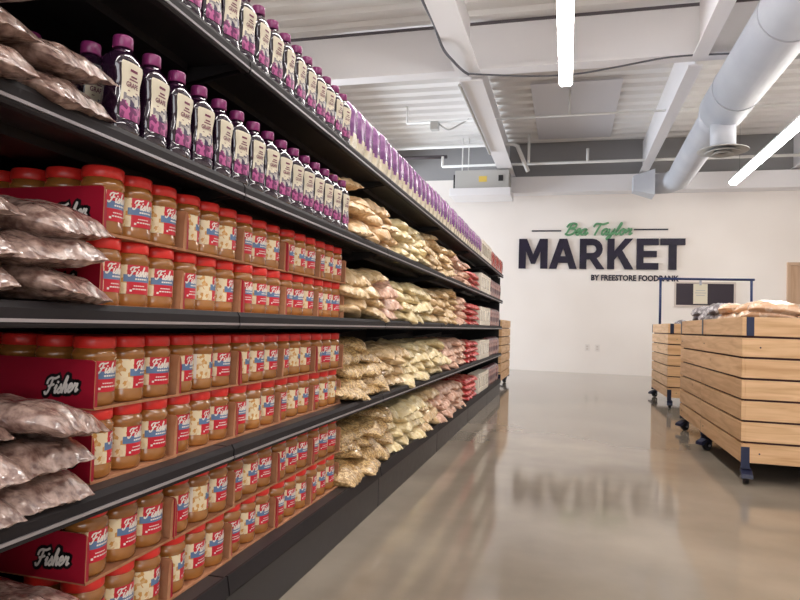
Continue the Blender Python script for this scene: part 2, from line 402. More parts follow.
for v in [g for g in r['geom'] if isinstance(g, bmesh.types.BMVert)]: v.co.y = 0
obj('tagline_lettering', bm, 'signnavy', sign)
# dark board in a pale frame on the far wall
t = empty('wall_board', (2.97, YF-.001, 1.41), 'wide dark board in pale frame on far wall, below the sign', 'board')
bm = bmnew(); box(bm, -.45, .45, -.018, 0, -.17, .20); obj('board_panel', bm, 'board', t)
bm = bmnew()
for a in ((-.48, .48, -.20, -.17), (-.48, .48, .20, .23), (-.48, -.45, -.17, .20), (.45, .48, -.17, .20)): box(bm, a[0], a[1], -.026, 0, a[2], a[3])
obj('board_frame', bm, 'boardframe', t)
# ================================================================ CEILING FITTINGS
def strip_light(x, y0, y1, z, lab, susp=True):
    t = empty('strip_light', (x, (y0+y1)/2, z), lab, 'ceiling light', 'suspended linear strip lights'); h = (y1-y0)/2
    bm = bmnew(); prism(bm, [(-.055, .0205), (.055, .0205), (.045, .065), (-.045, .065)], -h, h); obj('lamp_housing', bm, 'lampframe', t)
    bm = bmnew(); prism(bm, [(-.06, .02), (-.06, -.014), (-.04, -.034), (.04, -.034), (.06, -.014), (.06, .02)], -h, h); obj('lamp_diffuser', bm, 'lamp', t)
    for yy in (-h+.35, h-.35):
        bm = bmnew(); tube(bm, [(0, yy, .06), (0, yy, ZC-z-.001)], .0025, 6); obj('suspension_cable', bm, 'cable', t)
    return t
strip_light(.67, 1.3, 6.16, 3.1, 'bright linear strip light hanging over the aisle near the top centre')
strip_light(3.16, 5.9, 10.7, 3.1, 'bright linear strip light hanging at right, running towards the far wall')
strip_light(.655, -3.6, .3, 3.1, 'linear strip light hanging over the aisle behind the viewpoint')
strip_light(3.16, -2.6, 2.6, 3.1, 'linear strip light hanging at right behind the viewpoint')
strip_light(-2.6, 1.5, 5.5, 3.1, 'linear strip light hanging behind the black shelving')
# round air duct with a drop and a round diffuser, and a bell mouth at the far end
t = empty('air_duct', (2.36, 3, 3.3), 'large white round air duct running along the ceiling at right', 'duct')
bm = bmnew()
DX, DY, DZ = 2.36, 3, 3.3
def L_(p): return (p[0]-DX, p[1]-DY, p[2]-DZ)
tube(bm, [L_(q) for q in ((2.36, -4.5, 3.27), (2.36, 1, 3.27), (2.36, 7.7, 3.27))], .245, 36); obj('main_duct', bm, 'duct', t)
for yy in (-1, .6, 2.2, 3.8, 5.4, 7.0):
    bm = bmnew(); tube(bm, [L_((2.36, yy, 3.27)), L_((2.36, yy+.03, 3.27))], .251, 36); obj('duct_seam', bm, 'duct', t)
bm = bmnew()
tube(bm, [L_(q) for q in ((2.36, 7.7, 3.27), (2.36, 8.1, 3.27), (2.40, 10.4, 3.25), (2.38, 10.75, 3.2), (2.26, 10.96, 3.18), (2.045, 11.0, 3.17))], [.245, .19, .19, .18, .17, .16], 28)
obj('narrow_duct', bm, 'duct', t)
bm = bmnew()
def sq(x, h): return [bm.verts.new(L_(q)) for q in ((x, 11.0-h, 3.17-h), (x, 11.0+h, 3.17-h), (x, 11.0+h, 3.17+h), (x, 11.0-h, 3.17+h))]
A = sq(1.72, .12); Bq = sq(2.04, .21)
for k in range(4): bm.faces.new([A[k], A[(k+1) % 4], Bq[(k+1) % 4], Bq[k]])
bm.faces.new(A); bm.faces.new(Bq[::-1])
obj('bell_mouth', bm, 'duct', t)
bm = bmnew(); lathe(bm, [(.13, 2.80-DZ), (.13, 3.12-DZ)], 28, 2.345-DX, 7.6-DY); obj('drop_duct', bm, 'duct', t)
bm = bmnew()
for r0, r1, z0 in ((.13, .26, 2.78), (.10, .18, 2.755), (.06, .11, 2.735)):
    lathe(bm, [(r0*.75, z0+.05-DZ), (r0, z0+.04-DZ), (r1, z0-DZ), (r1, z0-.008-DZ), (r0*.9, z0+.02-DZ)], 36, 2.345-DX, 7.6-DY, caps=False)
obj('round_diffuser', bm, 'unit', t)
# air unit on the ledge
t = empty('air_unit', (-.75, 11.2, 3.1), 'grey metal air unit with yellow sticker, hung by the far wall', 'air unit')
bm = bmnew(); box(bm, -.48, .46, -.25, .2, .06, .38); obj('casing', bm, 'unit', t, bevel=.01)
bm = bmnew(); box(bm, -.56, .5, -.32, .28, -.08, .055); obj('base_tray', bm, 'steelwhite', t, bevel=.01)
bm = bmnew(); box(bm, -.06, .08, -.256, -.2505, .17, .27); obj('yellow_sticker', bm, 'yellow', t)
bm = bmnew(); box(bm, .28, .36, -.262, -.2505, .18, .28); obj('control_box', bm, 'black', t)
bm = bmnew(); box(bm, -.515, -.485, -.2, .1, .08, .32); obj('side_grille', bm, 'black', t)
for q in (-.38, -.27, .3):
    bm = bmnew(); tube(bm, [(q, -.1, .38), (q, -.1, .999)], .012, 6); obj('hanger_rod', bm, 'pipe', t)
# pipes
def pipe(name, lab, runs, r, m='pipe', cat='pipe', grp=None):
    o = Vector(runs[0][0]); bm = bmnew()
    for rn in runs: tube(bm, [Vector(q)-o for q in rn], r, 8)
    ob = obj(name, bm, m); ob.location = o; return tag(ob, lab, cat, grp)
pipe('ceiling_pipe', 'white pipe across the ceiling, turning down by the air unit', [[(-3.2, 10.9, 3.90), (-.24, 10.9, 3.90), (-.16, 10.9, 3.86), (.03, 10.9, 3.42)]], .035)
pipe('ceiling_pipe', 'long white pipe in front of grey wall band, with short risers', [[(-1.47, 11.0, 3.57), (4.6, 11.0, 3.575)], [(-1.47, 11.0, 3.57), (-1.47, 11.0, 3.75)],
     [(1.0, 11.0, 3.57), (1.0, 11.0, 3.8)], [(.03, 11.0, 3.57), (.03, 11.0, 4.09)], [(3.0, 11.0, 3.57), (3.0, 11.0, 4.09)]], .024)
pipe('ceiling_pipe', 'thin pale pipe crossing below the corrugated ceiling', [[(-1.62, 9.0, 3.72), (4.6, 9.0, 3.72)], [(-1.62, 9.0, 3.72), (-1.62, 9.0, 3.98)], [(.7, 9.0, 3.72), (.7, 9.0, 4.08)]], .016)
pipe('ceiling_bar', 'short dark bar between top shelf goods and ceiling pipe', [[(-2.9, 11.3, 3.83), (-1.45, 11.3, 3.83)]], .035, 'darkgap', 'bar')
t = empty('junction_box', (-1.2, 9.0, 3.72), 'small metal box on the thin pipe under the ceiling', 'box')
bm = bmnew(); box(bm, -.06, .06, -.06, .06, -.12, .0); obj('casing', bm, 'unit', t, bevel=.008)
bm = bmnew(); tube(bm, smooth_path([(.06, 0, -.03), (.2, 0, -.12), (.35, 0, -.06), (.5, 0, .02)]), .012, 6); obj('flexible_cable', bm, 'unit', t)
pipe('hanging_cable', 'dark cable sagging along the underside of the girder',
     [smooth_path([(-.36, 6.75, 3.49), (-.1, 6.75, 3.46), (.3, 6.75, 3.42), (.75, 6.75, 3.41), (1.2, 6.75, 3.46), (1.7, 6.75, 3.52), (2.3, 6.75, 3.51), (3.2, 6.75, 3.49), (4.2, 6.75, 3.52)], 6)], .010, 'cable', 'cable')
pipe('beam_cable', 'grey cable looping along the side of the left joist',
     [smooth_path([(-.56, 4.6, 3.62), (-.52, 5.2, 3.52), (-.53, 5.7, 3.56), (-.5, 6.0, 3.46), (-.44, 6.3, 3.44), (-.40, 6.6, 3.47), (-.36, 6.74, 3.48)], 8)], .014, 'cable', 'cable')
pipe('ceiling_conduit', 'pale conduit under the left joist beyond the girder',
     [smooth_path([(-.5, 7.0, 3.47), (-.5, 8.0, 3.47), (-.5, 9.5, 3.47), (-.5, 9.9, 3.47)], 5)], .02, 'unit', 'conduit')
bm = bmnew(); tube(bm, smooth_path([(0, 0, 0), (.12, 0, -.08), (.16, 0, -.22), (.05, 0, -.34), (-.1, 0, -.28), (-.12, 0, -.1)], 8), .014, 8)
tag(obj('cable_loop', bm, 'cable'), 'loop of grey cable hanging from pipe at upper right', 'cable').location = (3.3, 6.9, 3.47)
pipe('ceiling_conduit', 'grey conduit at upper right beside the large duct', [[(2.75, 6.9, 3.5), (4.6, 6.9, 3.5)]], .03, 'unit', 'conduit')

# ================================================================ GONDOLA SHELVING
SEC = 1.22; Y0 = -1.114; NSEC = 7
ZS = {'A': 1.362, 'B': 1.066, 'C': .766, 'D': .462, 'E': .166}
SD = .46
def shelf_bm(z, depth):
    bm = bmnew(); h = SEC/2-.003
    # deck plate, lip (slightly sloping channel), underside stiffeners
    box(bm, -depth, -.004, -h, h, z-.012, z)
    prism(bm, [(-.012, z-.034), (.002, z-.034), (.004, z-.030), (.004, z-.006), (-.002, z+.004), (-.006, z+.004), (-.006, z-.028), (-.012, z-.028)], -h, h, mi=1)
    prism(bm, [(.004, z-.026), (.0065, z-.026), (.0065, z-.021), (.004, z-.021)], -h, h, mi=2)
    box(bm, -.26, -.14, -h+.03, h-.03, z-.03, z-.012, 3)
    box(bm, -.014, -.005, -h, -h+.012, z-.034, z-.012, 3); box(bm, -.014, -.005, h-.012, h, z-.034, z-.012, 3)
    return bm
def bracket_bm(z, s, depth):
    bm = bmnew(); y = s*(SEC/2-.012)
    prism(bm, [(-depth, z-.10), (-depth+.06, z-.095), (-.05, z-.030), (-.02, z-.026), (-.02, z-.013), (-depth, z-.013)], y-.0015, y+.0015)
    return bm
def section():
    t = empty('shelving_unit', (0, 0, 0), 'black', 'shelving')
    for k in 'ABCD':
        s = obj('shelf', shelf_bm(ZS[k], SD), ['shelf', 'lip', 'liphighlight', 'shelfunder'], t)
        for sg in (-1, 1): obj('shelf_bracket', bracket_bm(ZS[k], sg, SD), 'shelfunder', s)
    bm = bmnew(); h = SEC/2-.003
    box(bm, -SD, -.004, -h, h, ZS['E']-.02, ZS['E'])
    prism(bm, [(-.012, ZS['E']-.042), (.006, ZS['E']-.042), (.008, ZS['E']-.036), (.001, ZS['E']+.003), (-.006, ZS['E']+.003), (-.012, ZS['E']-.02)], -h, h, mi=1)
    obj('base_deck', bm, ['shelf', 'lip'], t)
    bm = bmnew(); box(bm, -.02, -.003, -h+.001, h-.001, 0, ZS['E']-.0425); obj('kick_plate', bm, 'shelf', t, bevel=.0015)
    bm = bmnew(); box(bm, -SD-.03, -SD-.001, -h, h, .02, 1.42); obj('back_panel', bm, 'back', t)
    bm = bmnew(); box(bm, -SD-.04, -SD+.0, h-.02, h+.002, 0, 1.44); obj('upright', bm, 'back', t)
    return t
seclab = ['section of black shelving nearest the viewer, beside the camera', 'section of black shelving holding brown bean bags and first jars',
          'section of black shelving where jars give way to bags', 'section of black shelving, fourth from the near end',
          'section of black shelving, fifth from the near end', 'section of black shelving, second from the far end',
          'section of black shelving at the far end of the row']
s0_ = section()
for i in range(NSEC):
    o = s0_ if i == 0 else dup(s0_, (0, 0, 0))
    o.location = (0, Y0+SEC*(i+.5), 0); o['label'] = seclab[i]; o['group'] = 'black shelving sections along the aisle'

bm = bmnew(); box(bm, -SD, -.03, SEC/2-.012, SEC/2-.006, .0, 1.33); obj('end_panel', bm, 'back', o)

# ================================================================ PEANUT BUTTER JARS
JH, JR = .1285, .0385
jar = empty('peanut_butter_jar', (0, 0, 0), 'x', 'jar', 'peanut butter jars'); jar.scale = (1, 1, .962)
bm = bmnew()
lathe(bm, [(.030, 0), (.0355, .002), (.0375, .007), (.0375, .020), (.0362, .024), (.0362, .086), (.0378, .089), (.0382, .094), (.0362, .101), (.0335, .1045), (.0335, .107)], 28)
obj('jar_body', bm, 'pb', jar)
bm = bmnew(); seg = 56; rings = []
prof = [(.0345, .1065, 0), (.0352, .108, 1), (.0352, .125, 1), (.0338, .128, 0), (.030, .1285, 0)]
for r, z, rib in prof:
    rings.append([bm.verts.new(((r+(.0006 if rib and i % 2 else 0))*math.cos(2*PI*i/seg), (r+(.0006 if rib and i % 2 else 0))*math.sin(2*PI*i/seg), z)) for i in range(seg)])
for a, b in zip(rings, rings[1:]):
    for i in range(seg): bm.faces.new([a[i], a[(i+1) % seg], b[(i+1) % seg], b[i]]).smooth = True
bm.faces.new(rings[0][::-1]); bm.faces.new(rings[-1])
obj('jar_lid', bm, 'jarlid', jar)
bm = bmnew()
LZ0, LZ1, LR = .0265, .0835, .0366
na, nz = 72, 12
gv = [[bm.verts.new((LR*math.cos(2*PI*i/na), LR*math.sin(2*PI*i/na), LZ0+(LZ1-LZ0)*k/nz)) for i in range(na)] for k in range(nz+1)]
for k in range(nz):
    v = (k+.5)/nz
    for i in range(na):
        ang = (i+.5)/na*360
        if ang > 180: ang -= 360
        a = abs(ang)
        mi = 2
        if a < 40: mi = 0
        if a > 168: mi = 0
        if .42 < v < .66 and a < 48: mi = 1
        if 100 < a < 112: mi = 3
        f = bm.faces.new([gv[k][i], gv[k][(i+1) % na], gv[k+1][(i+1) % na], gv[k+1][i]]); f.material_index = mi; f.smooth = True
def cyl(x, y, z0, r=LR+.0006): a = x/LR; return (r*math.cos(a), r*math.sin(a), z0+y)
st, wt = script_strokes('Fisher', .0185, .22, .95)
for i, q in enumerate(ribbons(st, .0026, 4)):
    bm.faces.new([bm.verts.new(cyl(v.x-wt/2-.001, v.y, .0615, LR+.0006+(i % 7)*.00005)) for v in q]).material_index = 3
for (x0, x1, y0, y1, mi) in ((-.011, .017, .0545, .0575, 3), (-.013, .010, .0415, .0435, 3), (-.015, .018, .035, .0375, 3), (-.02, -.016, .031, .035, 4)):
    k = 6
    for i in range(k):
        xa = x0+(x1-x0)*i/k; xb = x0+(x1-x0)*(i+(.8 if mi == 3 else 1))/k
        bm.faces.new([bm.verts.new(cyl(a_, b_, 0)) for a_, b_ in ((xa, y0), (xb, y0), (xb, y1), (xa, y1))]).material_index = mi
obj('jar_label', bm, ['lred', 'lblue', 'lcream', 'lwhite', 'lwhite'], jar, fixn=False)
# cardboard tray: base, red side panels, brown front wings
TW, TD, TX = .249, .325, -.048      # width along the shelf, depth, front of the tray
tray = empty('jar_tray', (0, 0, 0), 'x', 'cardboard tray', 'cardboard trays of jars')
bm = bmnew(); box(bm, -TD, .001, 0, TW, 0, .0025); obj('tray_base', bm, 'traybrown', tray)
def side(y0, y1, red_low):
    bm = bmnew()
    prism(bm, [(-TD, .0025), (0, .0025), (0, .083), (-.006, .086), (-TD, .086)], y0, y1)
    bmesh.ops.recalc_face_normals(bm, faces=bm.faces); bm.faces.ensure_lookup_table()
    for f in bm.faces:
        f.material_index = 0 if (f.normal.y < -.5 if red_low else f.normal.y > .5) else 1
    return bm
obj('side_panel', side(.0, .002, True), ['trayred', 'traybrown'], tray)
obj('side_panel', side(TW-.002, TW, False), ['trayred', 'traybrown'], tray)
bm = bmnew(); prism(bm, [(.0021, .0026), (.009, .0026), (.008, .060), (.005, .076), (.0021, .083)], -.0018, .0, 'X'); obj('front_flap', bm, 'trayred', tray)
bm = bmnew(); prism(bm, [(TW-.0021, .0026), (TW-.0021, .083), (TW-.005, .076), (TW-.008, .060), (TW-.009, .0026)], -.0018, .0, 'X'); obj('front_flap', bm, 'traybrown', tray)
bm = bmnew(); box(bm, .0, .0015, 0, TW, 0, .005); obj('front_lip', bm, 'traybrown', tray)
# side logo (seen on the first tray of each shelf)
def logo(parent):
    st, wt = script_strokes('Fisher', .0275, .22, .97)
    bm = bmnew()
    def P(v, e): return (-.102+v.x, -.0004-e, .023+v.y+v.x*.12)
    for i, q in enumerate(ribbons(st, .014, 4)):
        bm.faces.new([bm.verts.new(P(v, .0001+(i % 5)*.00002)) for v in q]).material_index = 1
    for i, q in enumerate(ribbons(st, .0042, 4)):
        bm.faces.new([bm.verts.new(P(v, .0008+(i % 9)*.00006)) for v in q]).material_index = 0
    obj('logo_print', bm, ['lwhite', 'black'], parent, fixn=False)
shelfname = {'A': 'top shelf', 'B': 'second shelf', 'C': 'middle shelf', 'D': 'fourth shelf', 'E': 'lowest shelf'}
PITCH = (TW-.006)/3
T0 = .93
jused = [False]; tused = [False]
def putjar(x, y, z, lab):
    rz = rnd.uniform(-.3, .3) if rnd.random() < .82 else rnd.uniform(.35, .8)
    if not jused[0]:
        jar.location = (x, y, z); jar.rotation_euler = (0, 0, rz); jar['label'] = lab; jused[0] = True
    else: dup(jar, (x, y, z), (0, 0, rz), lab)
LAY = .1265
for sh in 'CDE':
    for lay, ln in ((0, 'lower'), (1, 'upper')):
        for k in range(5):
            y = T0+k*(TW+.001)+(.0 if lay else rnd.uniform(-.0004, .0004)); z = ZS[sh]+.0005+lay*LAY
            x = TX+(rnd.uniform(-.004, .004) if k else 0)
            lab = 'red-sided cardboard tray, %s from the bean bags, %s layer, %s' % (o_(k), ln, shelfname[sh])
            if not tused[0]: tray.location = (x, y, z); tray['label'] = lab; tused[0] = True; tr = tray
            else: tr = dup(tray, (x, y, z), None, lab)
            if k == 0: M.setdefault('_logo', []).append(tr)
            for j in range(3):
                for row in range(4):
                    if row > 1 and not (k == 0 and j < 2 and lay == 1): continue
                    if row == 1 and lay == 0 and k > 0: continue
                    jn = ('near', 'centre', 'far')[j]
                    if row == 0: lab = 'jar with red lid, %s front spot, %s tray, %s layer, %s' % (jn, o_(k), ln, shelfname[sh])
                    else: lab = 'jar %s behind the front, %s spot, %s tray, %s layer, %s' % (('', 'one', 'two', 'three')[row], jn, o_(k), ln, shelfname[sh])
                    putjar(x-.0405-row*.0785, y+.003+PITCH*(j+.5), z+.0028, lab)
for tr in M.pop('_logo'): logo(tr)

# ================================================================ GRAPE JUICE BOTTLES
bottle = empty('juice_bottle', (0, 0, 0), 'x', 'bottle', 'grape juice bottles')
BP = [(.026,.0,.020), (.0325,.003,.0265), (.034,.010,.028), (.034,.022,.028), (.0315,.026,.026), (.033,.036,.027), (.0335,.05,.027), (.0315,.068,.026), (.029,.084,.0255),
      (.0295,.096,.026), (.033,.110,.027), (.0345,.122,.028), (.0335,.132,.027), (.029,.141,.024), (.022,.148,.019), (.0155,.153,.0155), (.0145,.160,.0145)]
def bp_at(z):
    for (a0, z0, b0), (a1, z1, b1) in zip(BP, BP[1:]):
        if z0 <= z <= z1:
            t = (z-z0)/(z1-z0); return a0+(a1-a0)*t, b0+(b1-b0)*t
    return BP[-1][0], BP[-1][2]
def sup(a, b, th, e=.72):
    c, s = math.cos(th), math.sin(th)
    return (b*math.copysign(abs(c)**e, c), a*math.copysign(abs(s)**e, s))
bm = bmnew(); seg = 32; rings = []
for a, z, b in BP:
    e = .72 if z < .14 else .95
    rings.append([bm.verts.new((*sup(a, b, 2*PI*i/seg, e), z)) for i in range(seg)])
for q, w_ in zip(rings, rings[1:]):
    for i in range(seg): bm.faces.new([q[i], q[(i+1) % seg], w_[(i+1) % seg], w_[i]]).smooth = True
bm.faces.new(rings[0][::-1]); bm.faces.new(rings[-1])
obj('bottle_body', bm, 'grape', bottle)
bm = bmnew(); lathe(bm, [(.0165, .157), (.0172, .158), (.0172, .1755), (.0162, .1785), (.011, .180)], 32); obj('bottle_cap', bm, 'cap', bottle)
# label follows the front of the bottle
bm = bmnew(); nz, ny = 22, 14
def lp(u, z, off=.0007):
    a, b = bp_at(z)
    th = u*.74
    x, y = sup(a, b, th)
    return (x+off, y*(1+.01), z)
grid = []
for k in range(nz+1):
    z = .028+(.128-.028)*k/nz
    e = .92 if k in (0, nz) else 1
    grid.append([bm.verts.new(lp(e*(2*i/ny-1), z)) for i in range(ny+1)])
for k in range(nz):
    for i in range(ny):
        v = (k+.5)/nz; u = (i+.5)/ny
        mi = 0
        if v < .09: mi = 3
        elif v < .26 + .05*math.sin(u*9): mi = 2
        elif v < .46+.04*math.sin(u*7+2) and .12 < u < .95: mi = 1
        f = bm.faces.new([grid[k][i], grid[k][i+1], grid[k+1][i+1], grid[k+1][i]]); f.material_index = mi; f.smooth = True
def fr(x, y): # flat text coordinates onto the label front
    a, b = bp_at(min(max(y, .0), .14))
    th = math.asin(max(-1, min(1, math.copysign(abs(x/a)**(1/.72), x))))
    xx, yy = sup(a, b, th); return (xx+.0013, x, y)
block_glyph_faces(bm, 'GRAPE', .0125, lambda x, y: fr((x-.0205)*.72-.001, .085+y), 4, .0003)
for (x0, x1, y0, y1) in ((-.010, .007, .112, .1165), (-.007, .007, .1025, .1055), (-.010, .010, .0975, .100), (-.012, .012, .0775, .079)):
    bm.faces.new([bm.verts.new(fr(a_, b_)) for a_, b_ in ((x0, y0), (x1, y0), (x1, y1), (x0, y1))]).material_index = 4
obj('bottle_label', bm, ['blabel', 'bgrape', 'bmag', 'bmag', 'bink'], bottle, fixn=False)
# pale moulded ridge round the foot of the bottle
bused = [False]
def putbottle(x, y, z, lab):
    rz = rnd.uniform(-.26, .0)
    if not bused[0]:
        bottle.location = (x, y, z); bottle.rotation_euler = (0, 0, rz); bottle['label'] = lab; bused[0] = True
    else: dup(bottle, (x, y, z), (0, 0, rz), lab)
for sh, y0_, n_ in (('B', .945, 15), ('A', .81, 17)):
    for i in range(n_):
        y = y0_+i*(.0803 if sh == 'B' else .0775)
        putbottle(-.037, y, ZS[sh]+.0005, 'grape juice bottle with purple cap, %s along the front row of the %s' % (o_(i), shelfname[sh]))
        if sh == 'A' or i < 5:
            putbottle(-.115, y+.012, ZS[sh]+.0005, 'grape juice bottle with purple cap, %s along the row behind the front, %s' % (o_(i), shelfname[sh]))
for i in range(3):
    putbottle(-.193, .9+i*.078, ZS['B']+.0005, 'grape juice bottle with purple cap, %s of the third row back, second shelf' % o_(i))

# ================================================================ UPRIGHT PACKS ON THE TOP SHELF
def pack_mesh(name, wd, dp, ht, mats, split, seed, label=True):
    """upright pouch: pinched crimped top, bulging front"""
    r = random.Random(seed); bm = bmnew(); n1, n2 = 10, 12
    def surf(side):
        g = []
        for k in range(n2+1):
            v = k/n2; row = []
            for i in range(n1+1):
                u = 2*i/n1-1
                th = dp/2*(1-max(0, (v-.86)/.14)**1.6*.9)*(1-abs(u)**6*.35)
                bul = .12*dp*math.sin(PI*v)*(1-u*u)
                yy = u*wd/2*(1-.06*math.sin(PI*v)); zz = v*ht
                x = side*(th+bul)+.0025*noise.noise(Vector((u*2+seed, v*3, side*3)))
                if v > .97: x = side*(.0015+.001*(1+math.sin(u*22)))
                row.append(bm.verts.new((x, yy, zz)))
            g.append(row)
        return g
    A = surf(1); B = surf(-1)
    def fc(vs_, v):
        f = bm.faces.new(vs_); f.smooth = True; f.material_index = 0 if v > split else 1
    for k in range(n2):
        v = (k+.5)/n2
        for i in range(n1):
            fc([A[k][i], A[k][i+1], A[k+1][i+1], A[k+1][i]], v+.03*math.sin(i)); fc([B[k][i+1], B[k][i], B[k+1][i], B[k+1][i+1]], v)
        fc([B[k][0], A[k][0], A[k+1][0], B[k+1][0]], v); fc([A[k][n1], B[k][n1], B[k+1][n1], A[k+1][n1]], v)
    for i in range(n1):
        fc([A[n2][i], A[n2][i+1], B[n2][i+1], B[n2][i]], 1); fc([A[0][i+1], A[0][i], B[0][i], B[0][i+1]], 0)
    return obj(name, bm, mats, fixn=False)
def row_of(protos, ys, x, z, labf, grp, cat, jig=.004, rz0=0):
    for i, y in enumerate(ys):
        p = protos[i % len(protos)]
        loc = (x+rnd.uniform(-jig, jig), y, z); rot = (0, 0, rz0+rnd.uniform(-.05, .05))
        if 'label' not in p.keys():
            tag(p, labf(i), cat, grp); p.location = loc; p.rotation_euler = rot
        else: dup(p, loc, rot, labf(i), grp)
pp = [pack_mesh('purple_pouch', .098, .075, .182, ['boxpurple', 'boxcream'], .30, s) for s in (1, 2, 3)]
row_of(pp, [2.115+i*.0975 for i in range(36)], -.05, ZS['A']+.0005, lambda i: 'purple and cream upright pouch, %s from the bottles on the top shelf' % o_(i), 'purple pouches on the top shelf', 'pouch')
def carton_mesh(name, wd, dp, ht, m, m2):
    bm = bmnew(); box(bm, -dp/2, dp/2, -wd/2, wd/2, 0, ht); box(bm, dp/2-.001, dp/2+.0008, -wd*.38, wd*.38, ht*.25, ht*.8, 1)
    return obj(name, bm, [m, m2], bevel=.002)
cw = [carton_mesh('white_carton', .115, .1, .17, 'whitecarton', 'boxcream')]
row_of(cw, [5.67+i*.12 for i in range(6)], -.06, ZS['A']+.0005, lambda i: 'cream carton on the top shelf, %s beyond the purple pouches' % o_(i), 'cream cartons', 'carton', .002)
rp = [pack_mesh('red_pouch', .115, .09, .18, ['redpack', 'redpack'], .4, s) for s in (4, 5)]
row_of(rp, [6.4+i*.125 for i in range(9)], -.06, ZS['A']+.0005, lambda i: 'red upright pouch near end of the top shelf, %s beyond the cream cartons' % o_(i), 'red pouches on the top shelf', 'pouch')
for sh in 'BCDE':
    row_of(cw, [5.68+i*.12 for i in range(6)], -.06, ZS[sh]+.0005, lambda i: 'cream carton on the %s, %s beyond the red bags' % (shelfname[sh], o_(i)), 'cream cartons', 'carton', .002)
    if sh == 'B': cw2 = cw
mv = [pack_mesh('mauve_pouch', .10, .08, .19, ['mauvepack', 'mauvepack'], .4, s) for s in (6, 7)]
for sh in 'BCDE':
    row_of(mv, [6.42+i*.108 for i in range(9)], -.06, ZS[sh]+.0005, lambda i: 'dark mauve pouch at the end of the %s, %s beyond the cream cartons' % (shelfname[sh], o_(i)), 'mauve pouches at the shelf end', 'pouch')

# ================================================================ BAGS
def bag_mesh(name, Ln, Wd, Th, m, seed, lump=.22, wr=.009, seal=.025, pu=4.0, pe=.5):
    """pillow bag: length along local X, width along Y, resting on z=0; flat crimped seals at both ends"""
    bm = bmnew(); nu, nv = 44, 28; off = Vector((seed*7.3, seed*3.1, seed*1.7))
    def zt(u, v, s):
        au, av = abs(u), abs(v)
        eu = 1-seal
        fu = max(0, 1-(au/eu)**pu)**pe if au < eu else 0
        fv = max(0, 1-av**3.2)**.5
        base = Th/2*fu*fv
        n = noise.noise(Vector((u*1.7, v*1.5, s*.8))+off)
        n2 = noise.noise(Vector((u*4.5, v*4.0, s*2))+off)
        base *= 1+lump*n*2.0+lump*n2*.7
        k = min(1, max(0, (au-.45)/.5))
        wrk = wr*k*(math.sin(v*(9+seed % 3)*1.4+n*5+seed)*.5+n2*.6)*(fv**.4)
        cr = wr*(.9*(1-abs(noise.noise(Vector((u*3.2, v*2.6, s*5))+off*1.3))*3.2)**3 if abs(noise.noise(Vector((u*3.2, v*2.6, s*5))+off*1.3)) < .3 else 0)*fu*fv
        return base, wrk, cr
    def pt(u, v, s):
        base, wrk, cr = zt(u, v, s)
        au = abs(u); wloc = Wd/2*(1-.10*max(0, (au-.5)/.5)**2+.05*noise.noise(Vector((u*3, v*.5, 9))+off))
        x = u*Ln/2*(1+.03*noise.noise(Vector((v*2.5, u, 4))+off)); y = v*wloc
        mid = Th*.42*(1-.6*au**4)
        z = mid+wrk+(base if s > 0 else -base*.82)-(cr if s > 0 else 0)*.6
        if s < 0: z -= .0008
        return (x, y, max(z, .0))
    T = [[bm.verts.new(pt(2*i/nu-1, 2*j/nv-1, 1)) for j in range(nv+1)] for i in range(nu+1)]
    B = [[bm.verts.new(pt(2*i/nu-1, 2*j/nv-1, -1)) for j in range(nv+1)] for i in range(nu+1)]
    def F(*a): f = bm.faces.new(a); f.smooth = True
    for i in range(nu):
        for j in range(nv):
            F(T[i][j], T[i+1][j], T[i+1][j+1], T[i][j+1]); F(B[i][j], B[i][j+1], B[i+1][j+1], B[i+1][j])
        F(T[i][0], B[i][0], B[i+1][0], T[i+1][0]); F(T[i][nv], T[i+1][nv], B[i+1][nv], B[i][nv])
    for j in range(nv):
        F(T[0][j], T[0][j+1], B[0][j+1], B[0][j]); F(T[nu][j], B[nu][j], B[nu][j+1], T[nu][j+1])
    return obj(name, bm, m, fixn=False)
def put(p, loc, rot, lab, grp, cat='bag', scale=(1, 1, 1)):
    if 'label' not in p.keys():
        tag(p, lab, cat, grp); p.location = loc; p.rotation_euler = rot; p.scale = scale; return p
    return dup(p, loc, rot, lab, grp, scale)
LV = ['lowest', 'second', 'third', 'fourth', 'fifth']
bagset = {}
def bags(kind, n, *a, **k):
    if kind not in bagset: bagset[kind] = [bag_mesh(n, *a, kind, s, **k) for s in (1, 2, 3, 4)]
    return bagset[kind]
def pile(kind, name, sh, y, levels, colr, idx, th=.070, dims=(.26, .20), x=-.126):
    P = bags(kind, name, dims[0], dims[1], th)
    z = ZS[sh]+.001; top = rnd.uniform(.205, .235) if sh != 'E' else rnd.uniform(.20, .23); l = 0
    while l < 5:
        sz = rnd.uniform(.78, 1.04)
        if z-ZS[sh]+th*sz*.8 > top: break
        rz = rnd.uniform(-.45, .45)+(PI if rnd.random() < .5 else 0)
        put(P[rnd.randrange(len(P))], (x+rnd.uniform(-.022, .016)-l*.008, y+rnd.uniform(-.035, .035)+(.05 if l % 2 else -.03), z), (rnd.uniform(-.16, .16), rnd.uniform(-.10, .10), rz),
            '%s bag of dry food, %s in the %s pile from the jars, %s' % (colr, LV[l], o_(idx), shelfname[sh]), 'bags piled on the %s' % shelfname[sh],
            scale=(rnd.uniform(.92, 1.05), rnd.uniform(.8, 1.1), sz))
        z += th*sz*.74; l += 1
def shelf_bags(sh, plan):
    y = 2.29; idx = 0
    for kind, name, colr, n, lv in plan:
        for i in range(n):
            pile(kind, name, sh, y, lv if isinstance(lv, int) else lv[i % len(lv)], colr, idx); y += .205; idx += 1
